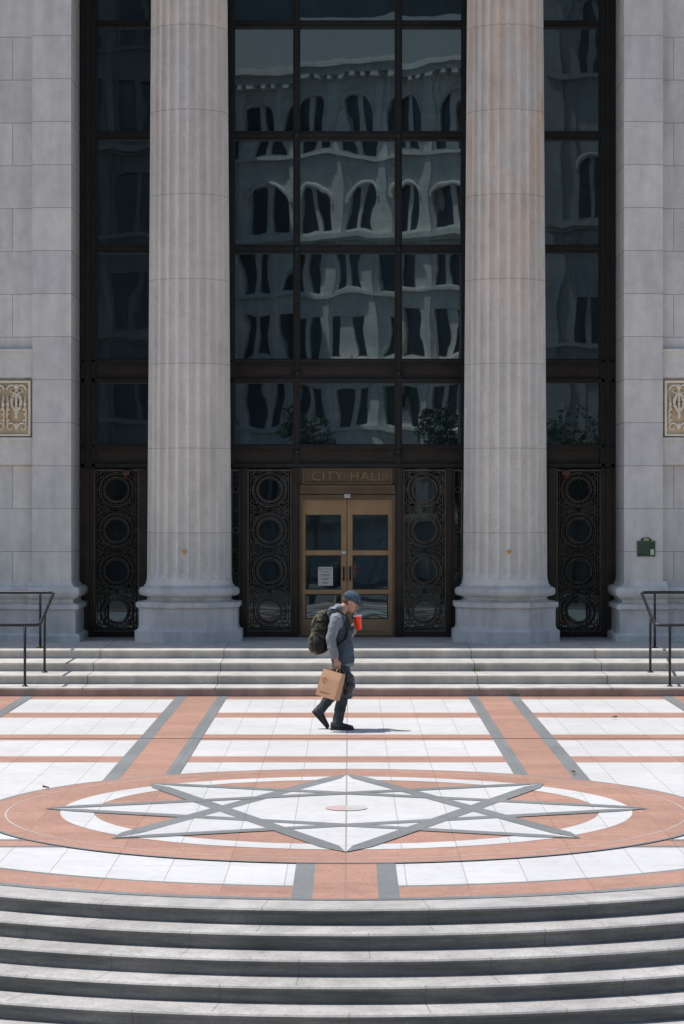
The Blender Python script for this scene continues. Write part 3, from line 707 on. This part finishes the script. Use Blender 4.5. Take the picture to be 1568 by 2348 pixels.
m.tube([(.112,0,.815),(.11,0,.86),(.105,0,.95),(.09,0,1.07),(.075,0,1.2),(.068,0,1.32),(.085,0,1.385)],[(.19,.135),(.195,.142),(.185,.142),(.178,.14),(.185,.14),(.165,.125),(.09,.08)],26,lat=LAT)
part(m,'vest',M['vest'],.008,3,.03)
m=MBp()
m.tube([(.10,0,.90),(.10,0,.80),(.10,0,.74)],[(.16,.115),(.165,.115),(.13,.09)],20,lat=LAT)
m.tube([(.10,-.08,.86),(.11,-.09,.70),(.13,-.092,.50),(.11,-.09,.40),(.065,-.087,.20),(.04,-.085,.055)],[.098,.093,.075,.070,.066,.070],16,lat=LAT)
m.tube([(.09,.08,.86),(.07,.088,.70),(.025,.09,.50),(-.03,.09,.40),(-.13,.087,.28),(-.205,.085,.185)],[.098,.093,.078,.070,.064,.066],16,lat=LAT)
part(m,'trousers',M['trous'],.009,4,.03)
def shoe(T):
    m=MB(); m.T=T0@T; m.smooth=True
    m.rings([[(x,w_*math.cos(a),zc+hh*math.sin(a)) for a in [2*PI*k/16 for k in range(16)]] for x,w_,zc,hh in ((-.075,.018,.04,.025),(-.068,.034,.05,.042),(-.04,.040,.055,.05),(0,.041,.06,.055),(.05,.044,.052,.045),(.10,.050,.042,.036),(.15,.050,.035,.03),(.19,.040,.03,.024),(.208,.020,.027,.015))])
    o=m.build('shoe',M['shoe'],Pn)
    m=MB(); m.T=T0@T
    out=[(-.078,.02),(-.06,.04),(0,.043),(.06,.047),(.12,.055),(.17,.052),(.205,.034),(.216,.012)]
    pts=[(x,y) for x,y in out]+[(x,-y) for x,y in out[::-1]]
    m.rings([[(x,y,0) for x,y in pts],[(x,y,.024) for x,y in pts]]); m.build('sole',M['shoe'],o)
shoe(Matrix.Translation((.035,-.085,.003)))
shoe(Matrix.Translation((-.085,.085,.0))@Matrix.Rotation(R(48),4,'Y')@Matrix.Translation((-.205,0,.0)))
m=MB(); m.T=T0@HM; m.smooth=True
m.ell((-.018,0,.012),(.094,.079,.088),24,14)
part(m,'hair',M['hair'])
m=MB(); m.T=T0@HM; m.smooth=True
rs=[]
for j in range(9):
    ph=j/8*PI/2*.97; rs.append([(-.006+ (.110*math.cos(ph))*math.cos(t),.086*math.cos(ph)*math.sin(t),.017+.098*math.sin(ph)**.85+.018*min(1,j)) for t in [2*PI*k/28 for k in range(28)]])
m.rings(rs)
m.ell((-.006,0,.135),(.008,.008,.006),8,6)
cp=part(m,'cap',M['cap'])
m=MB(); m.T=T0@HM; m.smooth=True
top=[]
for i in range(15):
    a=-PI/2+PI*i/14; yy=.078*math.sin(a); ca=max(math.cos(a),0.)
    rowt=[]
    for j in range(6):
        f=j/5; x=.06*ca+.04+f*.078*ca**.6
        rowt.append((x,yy*(1-.08*f),.038-.022*f-.4*(yy**2)))
    top.append(rowt)
ids=[[m.addv(p) for p in rw] for rw in top]; ib=[[m.addv((p[0],p[1],p[2]-.005)) for p in rw] for rw in top]
for i in range(14):
    for j in range(5):
        m.face((ids[i][j],ids[i][j+1],ids[i+1][j+1],ids[i+1][j])); m.face((ib[i][j],ib[i+1][j],ib[i+1][j+1],ib[i][j+1]))
    m.face((ids[i][5],ib[i][5],ib[i+1][5],ids[i+1][5]))
m.build('brim',M['cap'],cp)
for s in (-1,1):
    m=MB(); m.T=T0@HM; m.smooth=True; m.ell((.083,s*.030,.004),(.010,.012,.006),10,6); m.build('eye',M['ink'],Pn)
m=MB(); m.T=T0; m.smooth=True
m.tube([(-.155,0,.93),(-.165,0,.96),(-.175,0,1.08),(-.165,0,1.22),(-.15,0,1.34),(-.12,0,1.43),(-.09,0,1.465)],[(.10,.065),(.145,.10),(.155,.115),(.155,.11),(.145,.095),(.11,.065),(.05,.03)],20,lat=LAT)
Bk=m.build('backpack',M['pack'],at=O+Vector((-.18,0,.93))); tag(Bk,"bulky olive brown backpack worn on the walking person's back",'backpack'); remesh(Bk,.01,3)
m=MB(); m.T=T0; m.smooth=True
m.tube([(-.255,0,.95),(-.27,0,1.0),(-.27,0,1.12),(-.25,0,1.19)],[(.08,.03),(.115,.042),(.115,.042),(.08,.025)],16,lat=LAT); m.build('front_pocket',M['pack'],Bk)
m=MB(); m.T=T0; m.smooth=True
m.tube([(-.23,0,1.24),(-.245,0,1.28),(-.22,0,1.37),(-.175,0,1.42)],[(.07,.025),(.10,.038),(.09,.033),(.06,.02)],16,lat=LAT); m.build('front_pocket',M['pack'],Bk)
for s in (-1,1):
    m=MB(); m.T=T0; m.smooth=True
    m.tube([(-.16,s*.145,.95),(-.17,s*.165,1.0),(-.17,s*.165,1.1),(-.16,s*.15,1.15)],[(.02,.045),(.03,.07),(.03,.07),(.015,.06)],14,lat=LAT); m.build('side_pocket',M['strap'],Bk)
    m=MB(); m.T=T0
    m.tube([(-.10,s*.10,1.44),(-.03,s*.115,1.485),(.06,s*.12,1.475),(.155,s*.13,1.40),(.195,s*.14,1.28),(.155,s*.185,1.13),(.03,s*.195,1.03),(-.1,s*.14,.98)],[(.028,.009)]*8,8,lat=LAT); m.build('shoulder_strap',M['strap'],Bk)
    for z in (1.04,1.22,1.33):
        m=MB(); m.T=T0; q=.155 if z<1.3 else .145
        m.tube([(-.275+(.02 if z>1.2 else 0)+(.03 if z>1.3 else 0),s*.11,z),(-.23,s*(q+.005),z+.003),(-.14,s*(q+.012),z),(-.08,s*(q-.01),z-.01)],[(.004,.012)]*4,6,lat=LAT); m.build('compression_strap',M['strap'],Bk)
        m=MB(); m.T=T0; m.box((-.215,s*(q+.008),z-.014),(-.17,s*(q+.022),z+.014)); m.build('buckle',M['buckle'] if z==1.04 else M['strap'],Bk)
m=MB(); m.T=T0; m.smooth=True; m.tube([(-.13,-.03,1.44),(-.135,-.03,1.49),(-.135,.03,1.49),(-.13,.03,1.44)],.008,8); m.build('grab_handle',M['strap'],Bk)
def bag(name,mat,c,w_,t_,h_,rot,lab,cat):
    Tm=T0@Matrix.Translation(c)@rot
    m=MB(); m.T=Tm; a=w_/2; b=t_/2
    lv=[(0,1,1),(.01,1,1),(h_*.35,1.,.98),(h_*.7,.99,.9),(h_,.98,.62)]
    rs=[]
    for z,fa,fb in lv:
        pin=1-(z/h_)*.35
        rs.append([(-a*fa,-b*fb,z),(0,-b*fb*(1.02),z),(a*fa,-b*fb,z),(a*fa*(pin*.12+.88),0,z),(a*fa,b*fb,z),(0,b*fb*1.02,z),(-a*fa,b*fb,z),(-a*fa*(pin*.12+.88),0,z)])
    m.rings(rs,cap=False); m.poly(rs[0][::-1])
    ins=[[(x*.98,y*.96,z+.003) for x,y,z in r_] for r_ in rs]; m.rings(ins[::-1],cap=False)
    at=O+Vector(c); o=m.build(name,mat,at=at); tag(o,lab,cat); return o,Tm
Tr=Matrix.Rotation(R(15),4,'Y')@Matrix.Rotation(R(-28),4,'Z')
KB,Tm=bag('paper_bag',M['kraft'],(-.075,-.31,.415),.27,.14,.33,Tr,"brown kraft paper carrier bag with a small red print hanging from the person's near hand",'paper bag')
hp=Tm.inverted()@(O+Vector((.052,-.25,.80)))
for s in (-1,1):
    m=MB(); m.T=Tm; m.smooth=True
    m.tube([(-.06,s*.042,.30),(-.052,s*.042,.35),(hp.x-.012,hp.y+s*.006,hp.z-.006),(hp.x+.012,hp.y+s*.006,hp.z-.006),(.05,s*.042,.35),(.06,s*.042,.30)],.0045,6); m.build('handle',M['kraft'],KB)
M['print']=simple('faded red print',(.42,.10,.05),.8)
m=MB(); m.T=Tm
vs=[]
for i in range(15):
    a0=i/14*1.6*PI+.3; vs.append((m.addv((-.06+.03*math.cos(a0),-.0725,.2+.035*math.sin(a0))),m.addv((-.06+.018*math.cos(a0),-.0725,.2+.023*math.sin(a0)))))
for i in range(14): m.face((vs[i][0],vs[i+1][0],vs[i+1][1],vs[i][1]))
m.build('print_mark',M['print'],KB)
m=MB(); m.T=Tm; m.poly([(-.09,-.0725,.05),(.055,-.0725,.05),(.055,-.0725,.060),(-.09,-.0725,.060)]); m.build('print_line',M['print'],KB)
m=MBp()
m.tube([(.165,-.16,.40),(.17,-.16,.43),(.185,-.165,.54),(.185,-.17,.66),(.15,-.20,.75),(.08,-.235,.80),(.055,-.25,.82)],[(.05,.05),(.085,.075),(.09,.078),(.08,.065),(.05,.042),(.014,.014),(.01,.01)],16,lat=LAT)
PB=m.build('plastic_bag',M['plastic'],at=O+Vector((.165,-.16,.40))); tag(PB,'dark plastic carrier bag hanging behind the brown paper bag','plastic bag'); remesh(PB,.008,1)
dm=PB.modifiers.new('folds','DISPLACE'); dm.texture=bpy.data.textures['folds']; dm.strength=.04; dm.texture_coords='LOCAL'
Tc=T0@Matrix.Translation((.308,.0,1.225))@Matrix.Rotation(R(-6),4,'Y')
m=MB(); m.T=Tc; m.smooth=True
m.lathe((0,0,0),[(.033,.002),(.036,0),(.050,.165),(.052,.168)],28)
CU=m.build('paper_cup',M['red'],at=O+Vector((.308,0,1.225))); tag(CU,"red drink cup with white lid and straw held at the person's mouth",'cup')
m=MB(); m.T=Tc; m.smooth=True; m.lathe((0,0,0),[(.053,.166),(.054,.174),(.050,.178),(.047,.188),(.043,.190),(.01,.190)],28); m.build('lid',M['white'],CU)
mouth=Tc.inverted()@(T0@HM@Vector((.10,0,-.076)))
m=MB(); m.T=Tc; m.smooth=True; m.tube([(0,0,.03),(-.004,0,.20),tuple((Vector((-.004,0,.20))+mouth)/2),tuple(mouth)],.0035,8); m.build('straw',M['white'],CU)
# leaves and weeds
M['dry']=simple('dry leaf',(.22,.13,.05),.8); M['weed']=simple('weed',(.10,.16,.03),.7)
for i,(x,y,lab) in enumerate(((1408,1649,'dry curled leaf on the white tiles right of the person'),(1315,1777,'dry leaf beside the right grey band above the medallion'),(105,1811,'small dry leaf on white tiles at left above the pink ring'))):
    d=F*H/(y-YH); X=FX(x,d); m=MB(); m.smooth=True
    m.T=Matrix.Translation((X,d,.022))@Matrix.Rotation(i*1.3,4,'Z')
    m.rings([[(-.04+t*.08,-w_,.006+.02*t*t),(-.04+t*.08,0,.0),(-.04+t*.08,w_,.015+.01*t),(-.04+t*.08,0,.003)] for t,w_ in ((0,.002),(.25,.02),(.5,.025),(.8,.014),(1,.002))])
    tag(m.build('fallen_leaf',M['dry'],at=(X,d,.02)),lab,'leaf')
for x,z0,d,lab in ((1182,.015,35.0,'small weed growing at the foot of the pinkish bottom riser'),(1092,.26,36.5,'small weed in the joint of the third entrance step'),(93,.52,37.9,'small weed at the foot of the left handrail rear post')):
    X=FX(x,d); m=MB()
    for i in range(26):
        a=random.random()*2*PI; l=random.uniform(.02,.07); e=random.uniform(.3,1.2); p=Vector((X+random.uniform(-.06,.06),d+random.uniform(-.02,.02),z0)); q=p+Vector((math.cos(a)*l*math.cos(e),math.sin(a)*l*math.cos(e)*.5-.01,l*math.sin(e))); u=Vector((.008,0,0))
        m.poly([p-u*.4,(p+q)/2-u,q,(p+q)/2+u])
    tag(m.build('weed',M['weed'],at=(X,d,z0)),lab,'weed')
